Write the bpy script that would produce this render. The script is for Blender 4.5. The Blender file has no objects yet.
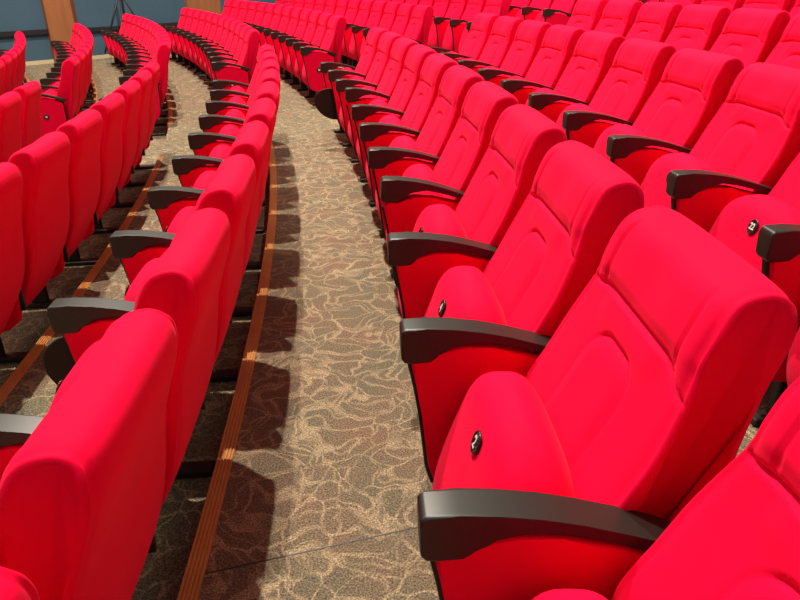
import bpy, bmesh, math
from math import sin, cos, pi, exp, sqrt
from mathutils import Vector, Matrix

SC = bpy.context.scene
COL = SC.collection

# ------------------------------------------------------------------ camera
R0 = 29.1682            # radius of the row right of the walkway (armrest fronts)
def pol(r, th, z=0.0):  # the rows are arcs about a centre far to the left
    return Vector((r*cos(th)-R0, r*sin(th), z))

PITCH, ROLL, YAW, FPX = 0.45145, -0.00602, -0.01123, 669.25
fw = Vector((-sin(YAW)*cos(PITCH), cos(YAW)*cos(PITCH), -sin(PITCH)))
rt = fw.cross(Vector((0, 0, 1))).normalized()
up = rt.cross(fw)
r2 = cos(ROLL)*rt + sin(ROLL)*up
u2 = -sin(ROLL)*rt + cos(ROLL)*up
cd = bpy.data.cameras.new('camera')
cam = bpy.data.objects.new('camera', cd)
COL.objects.link(cam)
CAMP = Vector((29.12247-R0, 0, 1.28688))
M = Matrix((r2, u2, -fw)).transposed().to_4x4()
M.translation = CAMP
cam.matrix_world = M
cd.sensor_width = 36
cd.lens = FPX*36/800
cd.clip_start = 0.05
cd.clip_end = 200
SC.camera = cam

def px(P):
    d = P-CAMP
    z = d.dot(fw)
    if z < 0.15:
        return None
    return 400+FPX*d.dot(r2)/z, 300-FPX*d.dot(u2)/z

# ------------------------------------------------------------------ light
SC.view_settings.view_transform = 'Standard'
SC.view_settings.look = 'None'
SC.view_settings.gamma = 1
SC.view_settings.exposure = 0.0
W = bpy.data.worlds.new('hall_ambient')
SC.world = W
W.use_nodes = True
W.node_tree.nodes['Background'].inputs[0].default_value = (0.92, 1.0, 0.84, 1)
W.node_tree.nodes['Background'].inputs[1].default_value = 0.28

def lamp(name, loc, power, size=0.12, col=(1, 0.90, 0.76), kind='POINT', target=None, spot=90):
    l = bpy.data.lights.new(name, kind)
    l.energy = power
    l.color = col
    if kind == 'AREA':
        l.size = size
    else:
        l.shadow_soft_size = size
    if kind == 'SPOT':
        l.spot_size = math.radians(spot)
        l.spot_blend = 0.5
    o = bpy.data.objects.new(name, l)
    o.location = loc
    if target is not None:
        o.rotation_euler = (Vector(target)-Vector(loc)).to_track_quat('-Z', 'Y').to_euler()
    COL.objects.link(o)
    return o

lamp('ceiling_spotlight', (-1.50, 3.4, 12.0), 6000, 0.09)
lamp('ceiling_spotlight', (-2.6, 10.5, 12.0), 8000, 0.10)
lamp('ceiling_spotlight', (3.6, 5.2, 12.5), 3600, 0.12, kind='SPOT', target=(3.0, 5.4, 0.5), spot=40)
lamp('stage_side_fill', (-9.0, 7.0, 7.5), 260, 3.0, kind='AREA', target=(1.0, 4.0, 0.6))  # added soft fill from the stage side, brightens the seat fronts

# ------------------------------------------------------------------ materials
def nm(name):
    m = bpy.data.materials.new(name)
    m.use_nodes = True
    nt = m.node_tree
    return m, nt, nt.nodes['Principled BSDF']

def link(nt, a, b):
    nt.links.new(a, b)

def objcoord(nt, scale=1.0):
    tc = nt.nodes.new('ShaderNodeTexCoord')
    mp = nt.nodes.new('ShaderNodeMapping')
    mp.inputs['Scale'].default_value = (scale, scale, scale)
    link(nt, tc.outputs['Object'], mp.inputs['Vector'])
    return mp.outputs['Vector']

def mix(nt, fac, a, b, mode='MIX'):
    n = nt.nodes.new('ShaderNodeMix')
    n.data_type = 'RGBA'
    n.blend_type = mode
    for sock, v in ((0, fac), (6, a), (7, b)):
        if isinstance(v, (int, float)):
            n.inputs[sock].default_value = v
        elif isinstance(v, tuple):
            n.inputs[sock].default_value = (*v, 1)
        else:
            link(nt, v, n.inputs[sock])
    return n.outputs[2]

def ramp(nt, src, stops):
    n = nt.nodes.new('ShaderNodeValToRGB')
    el = n.color_ramp.elements
    el[0].position, el[0].color = stops[0][0], (*stops[0][1], 1)
    el[1].position, el[1].color = stops[1][0], (*stops[1][1], 1)
    for p_, c_ in stops[2:]:
        e = el.new(p_)
        e.color = (*c_, 1)
    link(nt, src, n.inputs[0])
    return n.outputs[0]

def noise(nt, vec, scale, detail=2, rough=0.5):
    n = nt.nodes.new('ShaderNodeTexNoise')
    n.inputs['Scale'].default_value = scale
    n.inputs['Detail'].default_value = detail
    n.inputs['Roughness'].default_value = rough
    link(nt, vec, n.inputs['Vector'])
    return n

def bump(nt, h, strength, dist=0.002):
    b = nt.nodes.new('ShaderNodeBump')
    b.inputs['Strength'].default_value = strength
    b.inputs['Distance'].default_value = dist
    link(nt, h, b.inputs['Height'])
    return b.outputs[0]

def velvet():
    m, nt, p = nm('red_velvet')
    v = objcoord(nt)
    n = noise(nt, v, 9, 2)
    c = mix(nt, n.outputs[0], (0.80, 0.0005, 0.036), (0.88, 0.0007, 0.044))
    link(nt, c, p.inputs['Base Color'])
    p.inputs['Roughness'].default_value = 0.75
    p.inputs['Specular IOR Level'].default_value = 0.05
    p.inputs['Sheen Weight'].default_value = 0.13
    p.inputs['Sheen Roughness'].default_value = 0.45
    p.inputs['Sheen Tint'].default_value = (1, 0.17, 0.32, 1)
    f = noise(nt, v, 900, 1)
    link(nt, bump(nt, f.outputs[0], 0.15, 0.0006), p.inputs['Normal'])
    return m

def plastic(name, col, rough=0.35, spec=0.5):
    m, nt, p = nm(name)
    v = objcoord(nt)
    n = noise(nt, v, 35, 3)
    c = mix(nt, n.outputs[0], tuple(x*0.85 for x in col), tuple(x*1.15 for x in col))
    link(nt, c, p.inputs['Base Color'])
    p.inputs['Roughness'].default_value = rough
    p.inputs['Specular IOR Level'].default_value = spec
    return m

def carpet():
    m, nt, p = nm('scroll_pattern_carpet')
    v = objcoord(nt)
    # curls: contour lines of a warped noise plus cell borders
    w = noise(nt, v, 4.6, 2)
    add = nt.nodes.new('ShaderNodeVectorMath')
    add.operation = 'MULTIPLY_ADD'
    link(nt, w.outputs['Color'], add.inputs[0])
    add.inputs[1].default_value = (0.36, 0.36, 0)
    link(nt, v, add.inputs[2])
    vo = nt.nodes.new('ShaderNodeTexVoronoi')
    vo.feature = 'DISTANCE_TO_EDGE'
    vo.inputs['Scale'].default_value = 11.5
    link(nt, add.outputs[0], vo.inputs['Vector'])
    l1 = ramp(nt, vo.outputs[0], [(0.0, (1, 1, 1)), (0.075, (0, 0, 0)), (0.035, (0.85, 0.85, 0.85))])
    n2 = noise(nt, add.outputs[0], 6.5, 0)
    l2 = ramp(nt, n2.outputs[0], [(0.0, (0, 0, 0)), (1.0, (0, 0, 0)), (0.475, (0, 0, 0)), (0.495, (0.8, 0.8, 0.8)),
                                  (0.505, (0.8, 0.8, 0.8)), (0.525, (0, 0, 0))])
    lm = nt.nodes.new('ShaderNodeMath')
    lm.operation = 'MAXIMUM'
    link(nt, l1, lm.inputs[0])
    link(nt, l2, lm.inputs[1])
    brk = noise(nt, v, 14, 2)
    bl = ramp(nt, brk.outputs[0], [(0.32, (0.25, 0.25, 0.25)), (0.55, (1, 1, 1))])
    lf = nt.nodes.new('ShaderNodeMath')
    lf.operation = 'MULTIPLY'
    link(nt, lm.outputs[0], lf.inputs[0])
    link(nt, bl, lf.inputs[1])
    big = noise(nt, v, 4.0, 2)
    base = ramp(nt, big.outputs[0], [(0.3, (0.130, 0.116, 0.080)), (0.7, (0.175, 0.115, 0.080)), (0.5, (0.152, 0.118, 0.080))])
    c = mix(nt, lf.outputs[0], base, (0.30, 0.235, 0.150))
    sp = noise(nt, v, 190, 4, 0.85)
    spc = ramp(nt, sp.outputs[0], [(0.38, (0.22, 0.21, 0.22)), (0.62, (2.0, 1.95, 1.8)), (0.5, (1, 1, 1))])
    c = mix(nt, 1.0, c, spc, 'MULTIPLY')
    link(nt, c, p.inputs['Base Color'])
    p.inputs['Roughness'].default_value = 0.95
    p.inputs['Specular IOR Level'].default_value = 0.1
    link(nt, bump(nt, sp.outputs[0], 0.5, 0.004), p.inputs['Normal'])
    return m

def wood(name, a, b, sc=(3, 3, 60), rough=0.4):
    m, nt, p = nm(name)
    tc = nt.nodes.new('ShaderNodeTexCoord')
    mp = nt.nodes.new('ShaderNodeMapping')
    mp.inputs['Scale'].default_value = sc
    link(nt, tc.outputs['Object'], mp.inputs['Vector'])
    n = noise(nt, mp.outputs[0], 3, 4)
    link(nt, ramp(nt, n.outputs[0], [(0.3, a), (0.7, b)]), p.inputs['Base Color'])
    p.inputs['Roughness'].default_value = rough
    return m

def plaster(name, a, b, rough=0.8):
    m, nt, p = nm(name)
    v = objcoord(nt)
    n = noise(nt, v, 1.3, 3)
    link(nt, ramp(nt, n.outputs[0], [(0.3, a), (0.7, b)]), p.inputs['Base Color'])
    p.inputs['Roughness'].default_value = rough
    return m

M_RED = velvet()
M_ARM = plastic('black_armrest_plastic', (0.015, 0.012, 0.009), 0.42, 0.5)
M_BLK = plastic('black_metal', (0.012, 0.010, 0.009), 0.5, 0.4)
M_SHELL = plastic('dark_brown_shell', (0.022, 0.010, 0.008), 0.6, 0.25)
M_PLATE = plastic('number_plate_black', (0.015, 0.010, 0.010), 0.25, 0.6)
M_WHITE = plastic('number_white', (0.75, 0.72, 0.7), 0.5)
M_CARPET = carpet()
M_NOSE = wood('orange_wood_nosing', (0.50, 0.21, 0.06), (0.62, 0.29, 0.085), (2, 2, 2), 0.45)
M_COLM = wood('orange_wood_panelling', (0.27, 0.095, 0.035), (0.33, 0.12, 0.045), (4, 4, 0.6), 0.5)
M_COLD = wood('shaded_wood_side', (0.10, 0.03, 0.012), (0.13, 0.04, 0.015), (4, 4, 0.6), 0.5)  # column's side face, its shade put into a darker wood colour
M_WALL = plaster('slate_blue_wall', (0.038, 0.080, 0.125), (0.046, 0.094, 0.145))
M_SKIRT = plaster('cream_skirting', (0.50, 0.40, 0.24), (0.56, 0.45, 0.28))
M_RAIL = plaster('dark_rail', (0.010, 0.010, 0.012), (0.016, 0.015, 0.017), 0.5)

# ------------------------------------------------------------------ mesh helpers
def mesh_from(name, bm, mat, smooth=True):
    me = bpy.data.meshes.new(name)
    bmesh.ops.recalc_face_normals(bm, faces=bm.faces[:])
    bm.to_mesh(me)
    bm.free()
    me.materials.append(mat)
    if smooth:
        for p_ in me.polygons:
            p_.use_smooth = True
    return me

def obj(name, me, parent=None, loc=(0, 0, 0), rot=(0, 0, 0)):
    o = bpy.data.objects.new(name, me)
    o.location = loc
    o.rotation_euler = rot
    COL.objects.link(o)
    if parent is not None:
        o.parent = parent
    return o

def struct(name, me, label=None):
    o = obj(name, me)
    o['kind'] = 'structure'
    if label:
        o['label'] = label
    return o

def grid_bm(rings, cap=True):
    bm = bmesh.new()
    vr = [[bm.verts.new(p_) for p_ in r] for r in rings]
    n = len(vr[0])
    for a, b in zip(vr, vr[1:]):
        for i in range(n):
            j = (i+1) % n
            bm.faces.new((a[i], a[j], b[j], b[i]))
    if cap:
        bm.faces.new(vr[0])
        bm.faces.new(vr[-1])
    return bm

def resample(pts, n, closed=True):
    """Catmull-Rom through pts, then n points at equal arc length"""
    P = [Vector(p_) for p_ in pts]
    m = len(P)
    dense = []
    rng = range(m) if closed else range(m-1)
    for i in rng:
        if closed:
            a, b, c, d = P[(i-1) % m], P[i], P[(i+1) % m], P[(i+2) % m]
        else:
            a, b, c, d = P[max(i-1, 0)], P[i], P[i+1], P[min(i+2, m-1)]
        for k in range(16):
            t = k/16
            dense.append(0.5*((2*b)+(c-a)*t+(2*a-5*b+4*c-d)*t*t+(3*b-a-3*c+d)*t**3))
    dense.append(dense[0] if closed else P[-1])
    L = [0]
    for a, b in zip(dense, dense[1:]):
        L.append(L[-1]+(b-a).length)
    out = []
    j = 0
    tot = L[-1]
    cnt = n if closed else n-1
    for i in range(n):
        s = tot*i/cnt
        while j < len(L)-2 and L[j+1] < s:
            j += 1
        t = (s-L[j])/max(L[j+1]-L[j], 1e-9)
        out.append(dense[j].lerp(dense[j+1], min(t, 1)))
    return out

def normals2d(P):
    n = len(P)
    area = sum(P[i][0]*P[(i+1) % n][1]-P[(i+1) % n][0]*P[i][1] for i in range(n))
    s = 1 if area > 0 else -1
    out = []
    for i in range(n):
        t = (P[(i+1) % n]-P[i-1]).normalized()
        out.append(Vector((t[1]*s, -t[0]*s)))
    return out

def sstep(a, b, x):
    t = min(max((x-a)/(b-a), 0), 1)
    return t*t*(3-2*t)

# seat-local frame: +Y points back (away from the stage), X along the row, Z up
# ------------------------------------------------------------------ backrest
def backrest_mesh(HW=0.215, DX=0.011):
    prof = [(.280, .190), (.260, .27), (.256, .40), (.263, .49), (.307, .58), (.342, .655), (.383, .755), (.394, .80),
            (.416, .858), (.434, .882), (.458, .893), (.486, .896), (.509, .887), (.522, .866), (.520, .812), (.494, .735), (.470, .66),
            (.452, .55), (.430, .45), (.395, .36), (.348, .27), (.305, .20)]
    P = resample(prof, 400)
    N = normals2d(P)
    xs = [HW, HW-.0015, HW-.005, HW-.009, HW-.013, HW-.020, HW-.03, HW-.04]
    ins = [.012, .005, .0015, .002, .0042, .0015, .0004, 0]
    x = HW-.048
    while x > 0.004:
        xs.append(x)
        ins.append(0)
        x -= .0048
    allx = [(-a, b) for a, b in zip(xs, ins)]+[(a, b) for a, b in reversed(list(zip(xs, ins)))]
    rings = []
    for x, d in allx:
        ring = []
        ax = abs(x)
        for p_, n_ in zip(P, N):
            u, z = p_
            front = max(0.0, -n_[0])
            back = max(0.0, n_[0])
            e = -d
            zs = .760-(.028 if x > 0 else .010)*sstep(.12, .205, ax)
            f = 0
            f -= .011*exp(-((z-zs)/.0042)**2)
            f += .006*sstep(zs, zs+.035, z)*(1-sstep(.85, .90, z)*.6)
            f -= .006*sstep(.10, 0, ax)*sstep(zs, zs+.06, z)
            if z > zs:
                f -= .0060*exp(-((ax-.155)/.0036)**2)*sstep(zs, zs+.02, z)*(1-sstep(.87, .89, z))
                f += .002*sstep(.150, .175, ax)*(1-sstep(.19, .21, ax))
            # embossed lumbar arch
            if .40 < z <= zs:
                hw, top, rad = .086, .702, .060
                qx, qz = ax-(hw-rad), z-(top-rad)
                sd = sqrt(max(qx, 0)**2+max(qz, 0)**2)+min(max(qx, qz), 0)-rad
                fade = sstep(.42, .60, z)
                topw = 0.25+0.75*sstep(.66, .715, z)
                f -= .0085*exp(-(sd/.0042)**2)*fade*topw
                f += .006*sstep(0, -.03, sd)*fade
                f += .006*sstep(.0, .012, sd)*sstep(.69, .73, z)*sstep(hw+.05, hw, ax)
            f += .006*(1-(ax/HW)**2)*sstep(.75, .6, z)
            e += f*front*(1 if d < .01 else 0.3)*(1-.85*sstep(.185, .211, ax))
            e += back*(.010*(1-(ax/HW)**4)-.004)
            # gathers in toward the foot
            k = 1+.12*sstep(.80, .62, z)-.07*sstep(.82, .905, z)**1.5-0.30*sstep(.48, .165, z)**1.7
            ring.append((x*k+DX, u+n_[0]*e, z+n_[1]*e))
        rings.append(ring)
    return mesh_from('backrest', grid_bm(rings), M_RED)

# ------------------------------------------------------------------ cushion
def cushion_mesh():
    fr = resample([(.150, .150), (.085, .175), (.054, .235), (.052, .31), (.074, .39), (.100, .46), (.119, .515), (.140, .556), (.163, .578), (.194, .5905)], 34, False)
    rr = resample([(.168, .148), (.25, .165), (.30, .21), (.318, .30), (.312, .40), (.288, .48), (.262, .54), (.245, .566), (.222, .584), (.199, .5910)], 34, False)
    rings = []
    for a, b in zip(fr, rr):
        z0, z1 = a[1], b[1]
        zm = (z0+z1)/2
        if zm > .36:
            hx = .224*max(1-((zm-.36)/.2325)**3.6, 0.0004)**.46
        else:
            hx = .222-.050*((.36-zm)/.21)**2
        ring = []
        n = 44
        for i in range(n):
            t = 2*pi*i/n
            c, s = cos(t), sin(t)
            ex = 2/3.2
            cx = math.copysign(abs(c)**ex, c)
            sy = math.copysign(abs(s)**ex, s)
            k = (1-sy)/2
            # bulge in the middle, pulled in along the side seams
            ring.append((hx*cx, b[0]*(1-k)+a[0]*k, b[1]*(1-k)+a[1]*k))
        rings.append(ring)
    return mesh_from('seat_cushion', grid_bm(rings), M_RED)

def extrude_outline(name, pts, w, mat, bev=.006, seg=3, n=None, smooth=True):
    if n:
        pts = resample(pts, n)
    bm = bmesh.new()
    a = [bm.verts.new((-w/2, p_[0], p_[1])) for p_ in pts]
    b = [bm.verts.new((w/2, p_[0], p_[1])) for p_ in pts]
    m = len(pts)
    e0 = bm.faces.new(a)
    e1 = bm.faces.new(list(reversed(b)))
    for i in range(m):
        j = (i+1) % m
        bm.faces.new((a[j], a[i], b[i], b[j]))
    if bev:
        edges = [e for e in set(e0.edges) | set(e1.edges)]
        bmesh.ops.bevel(bm, geom=edges, offset=bev, segments=seg, profile=0.5, affect='EDGES', clamp_overlap=True)
    me = mesh_from(name, bm, mat, smooth)
    # flat faces keep flat normals, the rounded edges blend
    o = bpy.data.objects.new(name, me)
    COL.objects.link(o)
    o.modifiers.new('wn', 'WEIGHTED_NORMAL').weight = 100
    dg = bpy.context.evaluated_depsgraph_get()
    me2 = bpy.data.meshes.new_from_object(o.evaluated_get(dg))
    me2.name = name
    bpy.data.objects.remove(o)
    return me2

def box_bm(bm, x0, x1, y0, y1, z0, z1):
    vs = [bm.verts.new((x, y, z)) for x in (x0, x1) for y in (y0, y1) for z in (z0, z1)]
    for f in ((0, 1, 3, 2), (4, 6, 7, 5), (0, 4, 5, 1), (2, 3, 7, 6), (0, 2, 6, 4), (1, 5, 7, 3)):
        bm.faces.new([vs[i] for i in f])

def arm_mesh():
    pts = [(.004, .585), (.004, .602), (.014, .6095), (.06, .6095), (.12, .605), (.18, .596), (.24, .582), (.30, .564), (.36, .544), (.395, .531),
           (.395, .507), (.34, .527), (.28, .550), (.22, .565), (.17, .573), (.135, .574), (.112, .569), (.096, .556), (.081, .535), (.068, .525),
           (.030, .5225), (.012, .525), (.005, .535)]
    return extrude_outline('armrest', pts, .058, M_ARM, .0065, 4)

PAN = [(.014, .54), (.030, .46), (.043, .38), (.052, .30), (.060, .23), (.078, .178), (.12, .152), (.20, .145), (.28, .155), (.325, .19), (.345, .26), (.352, .36), (.352, .44), (.352, .5), (.30, .530), (.20, .556), (.13, .562), (.098, .556), (.072, .533), (.03, .535)]
def panel_mesh():
    return extrude_outline('side_panel', PAN, .046, M_RED, .008, 3)

def edge_mesh():
    f = [(.008, .525), (.022, .46), (.035, .38), (.044, .30), (.051, .23), (.066, .178)]
    g = [(u+.016, z) for u, z in reversed(f)]
    return extrude_outline('panel_edge', f+g, .022, M_BLK, .003, 2)

def foot_mesh():
    bm = bmesh.new()
    box_bm(bm, -.028, .028, .088, .360, 0, .026)
    box_bm(bm, -.016, .016, .14, .22, .020, .185)
    bmesh.ops.bevel(bm, geom=bm.edges[:], offset=.004, segments=1, affect='EDGES')
    return mesh_from('floor_bracket', bm, M_BLK, False)

def upright_mesh():
    bm = bmesh.new()
    box_bm(bm, -.009, .009, .338, .364, .24, .52)
    bmesh.ops.bevel(bm, geom=bm.edges[:], offset=.003, segments=1, affect='EDGES')
    return mesh_from('rear_upright', bm, M_BLK, False)

def disc_mesh(name, r, h, mat):
    bm = bmesh.new()
    rings = []
    for rr_, z in ((r*.5, 0), (r, 0), (r, h*.6), (r*.93, h), (r*.86, h*.8), (r*.3, h*.8)):
        rings.append([(rr_*cos(2*pi*i/28), rr_*sin(2*pi*i/28), z) for i in range(28)])
    return mesh_from(name, grid_bm(rings), mat)

def tablet_mesh():
    pts = [(.075+.155*cos(t)*(1+.08*sin(t)), .372+.122*sin(t)-.02*cos(t)) for t in [2*pi*i/40 for i in range(40)]]
    return extrude_outline('folded_tablet', pts, .020, M_SHELL, .006, 2)

def number_mesh(txt):
    cu = bpy.data.curves.new('numeral', 'FONT')
    cu.body = txt
    cu.size = .030 if len(txt) == 1 else .024
    cu.extrude = .0006
    cu.offset = .0006
    cu.align_x = 'CENTER'
    cu.align_y = 'CENTER'
    o = bpy.data.objects.new('numeral', cu)
    COL.objects.link(o)
    dg = bpy.context.evaluated_depsgraph_get()
    me = bpy.data.meshes.new_from_object(o.evaluated_get(dg))
    bpy.data.objects.remove(o)
    me.materials.clear()
    me.materials.append(M_WHITE)
    return me

ME = dict(back=backrest_mesh(), cush=cushion_mesh(), arm=arm_mesh(), panel=panel_mesh(), edge=edge_mesh(), foot=foot_mesh(), upr=upright_mesh(),
          plate=disc_mesh('number_plate', .021, .004, M_PLATE), tab=tablet_mesh(), row=disc_mesh('row_plate', .026, .006, M_PLATE),
          dot=disc_mesh('plate_centre', .010, .0015, M_WHITE))

# ------------------------------------------------------------------ rows
D = 0.92733
SW = 0.55
ROWS = {-6: (R0-6*D, -.68), -5: (R0-5*D, -.565), -4: (R0-4*D, -.455), -3: (26.39504, -.3432), -2: (27.31834, -.22468), -1: (28.23891, -.11965),
        0: (R0, 0.0), 1: (30.12756, .08888), 2: (31.05, .205), 3: (31.98, .325), 4: (32.91, .45), 5: (33.84, .575), 6: (34.77, .70)}
DS = 0.50511
TH_END, TH_START = 0.2125, 0.2627        # where the cross aisle cuts the rows
ORD = ['first', 'second', 'third', 'fourth', 'fifth', 'sixth', 'seventh', 'eighth', 'ninth', 'tenth', 'eleventh', 'twelfth', 'thirteenth',
       'fourteenth', 'fifteenth', 'sixteenth', 'seventeenth', 'eighteenth', 'nineteenth', 'twentieth']

# ------------------------------------------------------------------ setting: stepped floor
def arc_slab(name, ra, rb, ta, tb, z0, z1, mat, n=120, prof=None):
    """annular sector with section prof [(r, z)...]"""
    prof = prof or [(ra, z0), (rb, z0), (rb, z1), (ra, z1)]
    rings = []
    for i in range(n+1):
        th = ta+(tb-ta)*i/n
        rings.append([pol(r, th, z) for r, z in prof])
    return mesh_from(name, grid_bm(rings), mat, False)

ks = sorted(ROWS)
T_A, T_B = -0.12, 0.548
for i, k in enumerate(ks):
    r, z = ROWS[k]
    ra = (r-DS-.012) if i else r-6.0
    rb = ROWS[ks[i+1]][0]-DS-.012 if i+1 < len(ks) else r+1.2
    struct('floor', arc_slab('floor', ra, rb, T_A, T_B, z-.35, z, M_CARPET))
    if i:
        rn = r-DS
        # wooden nosing with grooves along its length, hooked over the step
        w = .024
        prof = [(rn-w, z-.035), (rn-w, z+.002), (rn-w+.003, z+.006)]
        for q in range(4):
            c = rn-w+.009+q*.0100
            prof += [(c-.001, z+.006), (c, z+.0015), (c+.0025, z+.0015), (c+.0035, z+.006)]
        prof += [(rn+w-.002, z+.006), (rn+w, z+.001), (rn+w, z-.002), (rn-w+.008, z-.002), (rn-w+.008, z-.035)]
        struct('trim_%d' % i, arc_slab('nosing', 0, 0, T_A, TH_END-.002, 0, 0, M_NOSE, 80, prof))
        struct('trim_%d' % (i+20), arc_slab('nosing', 0, 0, TH_START, T_B, 0, 0, M_NOSE, 120, prof))
struct('floor', arc_slab('floor', ROWS[-6][0]-6, ROWS[6][0]+1.2, T_B, 1.0, -.75, -.345, M_CARPET))
seam = bmesh.new()
pa, pb = pol(R0-DS+.02, .0405, .0), pol(R0+.42, .0475, .0)
dv = (pb-pa).normalized()
nv = Vector((-dv.y, dv.x, 0))*.0016
vs = [seam.verts.new(p_) for p_ in (pa-nv, pb-nv, pb+nv, pa+nv)]
vt = [seam.verts.new(p_.co+Vector((0, 0, .0012))) for p_ in vs]
seam.faces.new(vt)
seam.faces.new(vs)
for i in range(4):
    seam.faces.new((vs[i], vs[(i+1) % 4], vt[(i+1) % 4], vt[i]))
struct('trim_40', mesh_from('carpet_seam', seam, M_RAIL, False))

# ------------------------------------------------------------------ setting: end wall
WA = Vector((21.584-R0, 14.627, 0))
WD = Vector((.654, .757, 0)).normalized()
WN = Vector((.757, -.654, 0)).normalized()     # towards the hall
def wall_box(name, s0, s1, d0, d1, z0, z1, mat, label=None):
    bm = bmesh.new()
    vs = [bm.verts.new(WA+WD*s+WN*d+Vector((0, 0, z))) for s in (s0, s1) for d in (d0, d1) for z in (z0, z1)]
    for f in ((0, 1, 3, 2), (4, 6, 7, 5), (0, 4, 5, 1), (2, 3, 7, 6), (0, 2, 6, 4), (1, 5, 7, 3)):
        bm.faces.new([vs[i] for i in f])
    return struct(name, mesh_from(name, bm, mat, False), label)
wall_box('wall_end', -12, 26, -.25, 0, -1.6, 4.5, M_WALL)
wall_box('baseboard_end', -2.0, 12.0, 0, .02, -.60, -.270, M_SKIRT)
wall_box('trim_50', -9, .60, 0, .06, .235, .325, M_RAIL)
wall_box('trim_51', 1.24, 20, 0, .06, .225, .305, M_RAIL)
wall_box('trim_52', .60, 1.16, 0, .10, -1.0, 4.4, M_COLM)
wall_box('trim_53', 1.16, 1.25, 0, .08, -1.0, 4.4, M_COLD)
wall_box('trim_54', 4.0, 4.95, 0, .10, .30, 4.4, M_COLM)

# ------------------------------------------------------------------ seats
TILT_UP = {(0, 3), (0, 7)}
TABLET = {(-1, 0), (0, 9)}
NUM = {(0, 0): '2', (0, 1): '4', (1, 0): '22'}
side_words = lambda k: ('%s row right of the walkway' % ORD[k]) if k >= 0 else ('%s row left of the walkway' % ORD[-k-1])
count = 0

def arm_set(root, x, tag, end=False):
    a = obj('armrest', ME['arm'], root, (x, -.009, .002))
    if tag in TILT_UP:
        # this one is lifted a little about its rear pivot
        al = math.radians(-3.6)
        y0, z0 = .37, .53
        a.rotation_euler = (al, 0, 0)
        a.location = (x, y0-(y0*cos(al)-z0*sin(al)), z0-(y0*sin(al)+z0*cos(al)))
        a['label'] = 'black armrest with its front end lifted'
    pn = obj('side_panel', ME['panel'], root, (x, 0, 0))
    e = obj('panel_edge', ME['edge'], root, (x, 0, 0))
    f = obj('floor_bracket', ME['foot'], root, (x, 0, 0))
    obj('rear_upright', ME['upr'], root, (x, 0, 0))
    if tag in TABLET:
        obj('folded_tablet', ME['tab'], root, (x-.036, 0 if tag[0] < 0 else -.045, 0 if tag[0] < 0 else -.03))['label'] = 'dark rounded panel hanging under the armrest'
    if end:
        s = 1 if x > 0 else -1
        r = obj('row_plate', ME['row'], pn, (s*.022, .18, .374), (0, s*pi/2, 0))
        obj('plate_centre', ME['dot'], pn, (s*.0275, .18, .374), (0, s*pi/2, 0))

def seat(k, th, label, group, n, near_end=False, far_end=False, plate=True, both=False):
    global count
    R, z = ROWS[k]
    root = bpy.data.objects.new('theatre_seat', None)
    root.empty_display_size = .1
    COL.objects.link(root)
    root.location = pol(R, th, z)
    root.rotation_euler = (0, 0, th-pi/2)
    root['label'] = label
    root['category'] = 'seat'
    root['group'] = group
    # the backs of the upper rows sit a touch further back on their frames
    obj('backrest', ME['back'], root, (0, .026 if k >= 1 else (.018 if (k == 0 and n is not None and n < 0) else 0), 0))
    c = obj('seat_cushion', ME['cush'], root)
    tl = math.atan2(.055, .145)       # slope of the tipped-up underside
    pl = obj('number_plate', ME['plate'], c, (0.03, .1195, .523), (pi/2-tl+.06, 0, 0))
    pl.scale = (1.0, 1.12, 1)
    if n is not None and (k, n) in NUM:
        obj('numeral', number_mesh(NUM[(k, n)]), pl, (0, 0, .0045))
    arm_set(root, SW/2, (k, n), near_end)
    if far_end:
        arm_set(root, -SW/2, (k, n+1 if n is not None else None), True)
    count += 1
    return root

def in_view(k, th, marg=40):
    R, z = ROWS[k]
    best = False
    for dt in (-.5, .5):
        for u, zz in ((0, .6), (.45, .9), (.05, .2), (.3, .2), (.4, .5)):
            q = px(pol(R+u, th+dt*SW/(R+.25), z+zz))
            if q and -marg < q[0] < 800+marg and -marg < q[1] < 600+marg*1.5:
                best = True
    return best

def near_block(k, t_first, last):
    """arms at t_first + n*dt ; last = index of the arm at the cross aisle"""
    R, z = ROWS[k]
    dt = SW/(R+.25)
    for n in range(last-1, -40, -1):
        th = t_first+(n+.5)*dt
        if th < -.09:
            break
        if not in_view(k, th, 40 if k < 3 else 110):
            continue
        o = last-n
        if o > 20:
            break
        lab = 'red velvet tip-up seat, %s before the cross aisle, %s' % (ORD[o-1], side_words(k))
        seat(k, th, lab, 'red seats of the %s, near block' % side_words(k), n, False, n == last-1)

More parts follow.
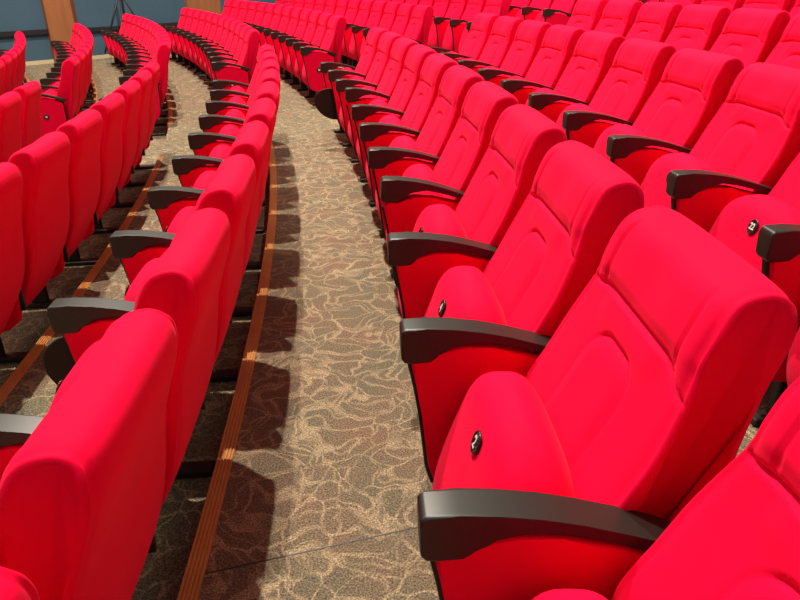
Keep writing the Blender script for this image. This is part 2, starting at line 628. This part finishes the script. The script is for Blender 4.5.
def far_block(k, t_start, num):
    R, z = ROWS[k]
    dt = SW/(R+.25)
    for n in range(num):
        th = t_start+(n+.5)*dt
        if not in_view(k, th, 10 if k < 3 else 110):
            continue
        lab = 'red velvet tip-up seat, %s beyond the cross aisle, %s' % (ORD[n], side_words(k))
        seat(k, th, lab, 'red seats of the %s, far block' % side_words(k), None, n == 0, n == num-1)

near_block(0, .02509, 10)
near_block(-1, .0585, 8)
near_block(1, .05351, 9)
for k in (-5, -4, -3, -2, 2, 3, 4, 5, 6):
    R = ROWS[k][0]
    dt = SW/(R+.25)
    near_block(k, TH_END-10*dt, 10)
for k, n in ((-5, 12), (-4, 12), (-3, 12), (-2, 13), (-1, 12), (0, 13), (1, 13), (2, 13), (3, 13), (4, 13), (5, 13), (6, 13)):
    far_block(k, TH_START, n)
print('SEATS', count)

# ------------------------------------------------------------------ tripod stand by the end wall
def tube(bm, a, b, r, n=10):
    a, b = Vector(a), Vector(b)
    d = (b-a).normalized()
    s = d.orthogonal().normalized()
    t = d.cross(s)
    va = [bm.verts.new(a+(s*cos(2*pi*i/n)+t*sin(2*pi*i/n))*r) for i in range(n)]
    vb = [bm.verts.new(b+(s*cos(2*pi*i/n)+t*sin(2*pi*i/n))*r) for i in range(n)]
    for i in range(n):
        bm.faces.new((va[i], va[(i+1) % n], vb[(i+1) % n], vb[i]))
    bm.faces.new(va)
    bm.faces.new(vb)
def one_tube(name, a, b, r, parent, mat=M_RAIL):
    bm = bmesh.new()
    tube(bm, a, b, r)
    return obj(name, mesh_from(name, bm, mat), parent)
stand = bpy.data.objects.new('tripod_stand', None)
COL.objects.link(stand)
base = WA+WD*2.02+WN*.62
stand.location = (base.x, base.y, -.2247)
stand.rotation_euler = (0, 0, math.atan2(WD.y, WD.x))
stand['label'] = 'dark tripod stand against the slate blue end wall'
stand['category'] = 'stand'
one_tube('pole', (0, 0, .16), (0, 0, 2.0), .035, stand)
one_tube('collar', (0, 0, 1.20), (0, 0, 1.30), .05, stand)
for a in (0.0, 2.3, 4.2):
    one_tube('leg', (0, 0, 1.25), (.62*cos(a), .42*sin(a), .012), .020, stand)
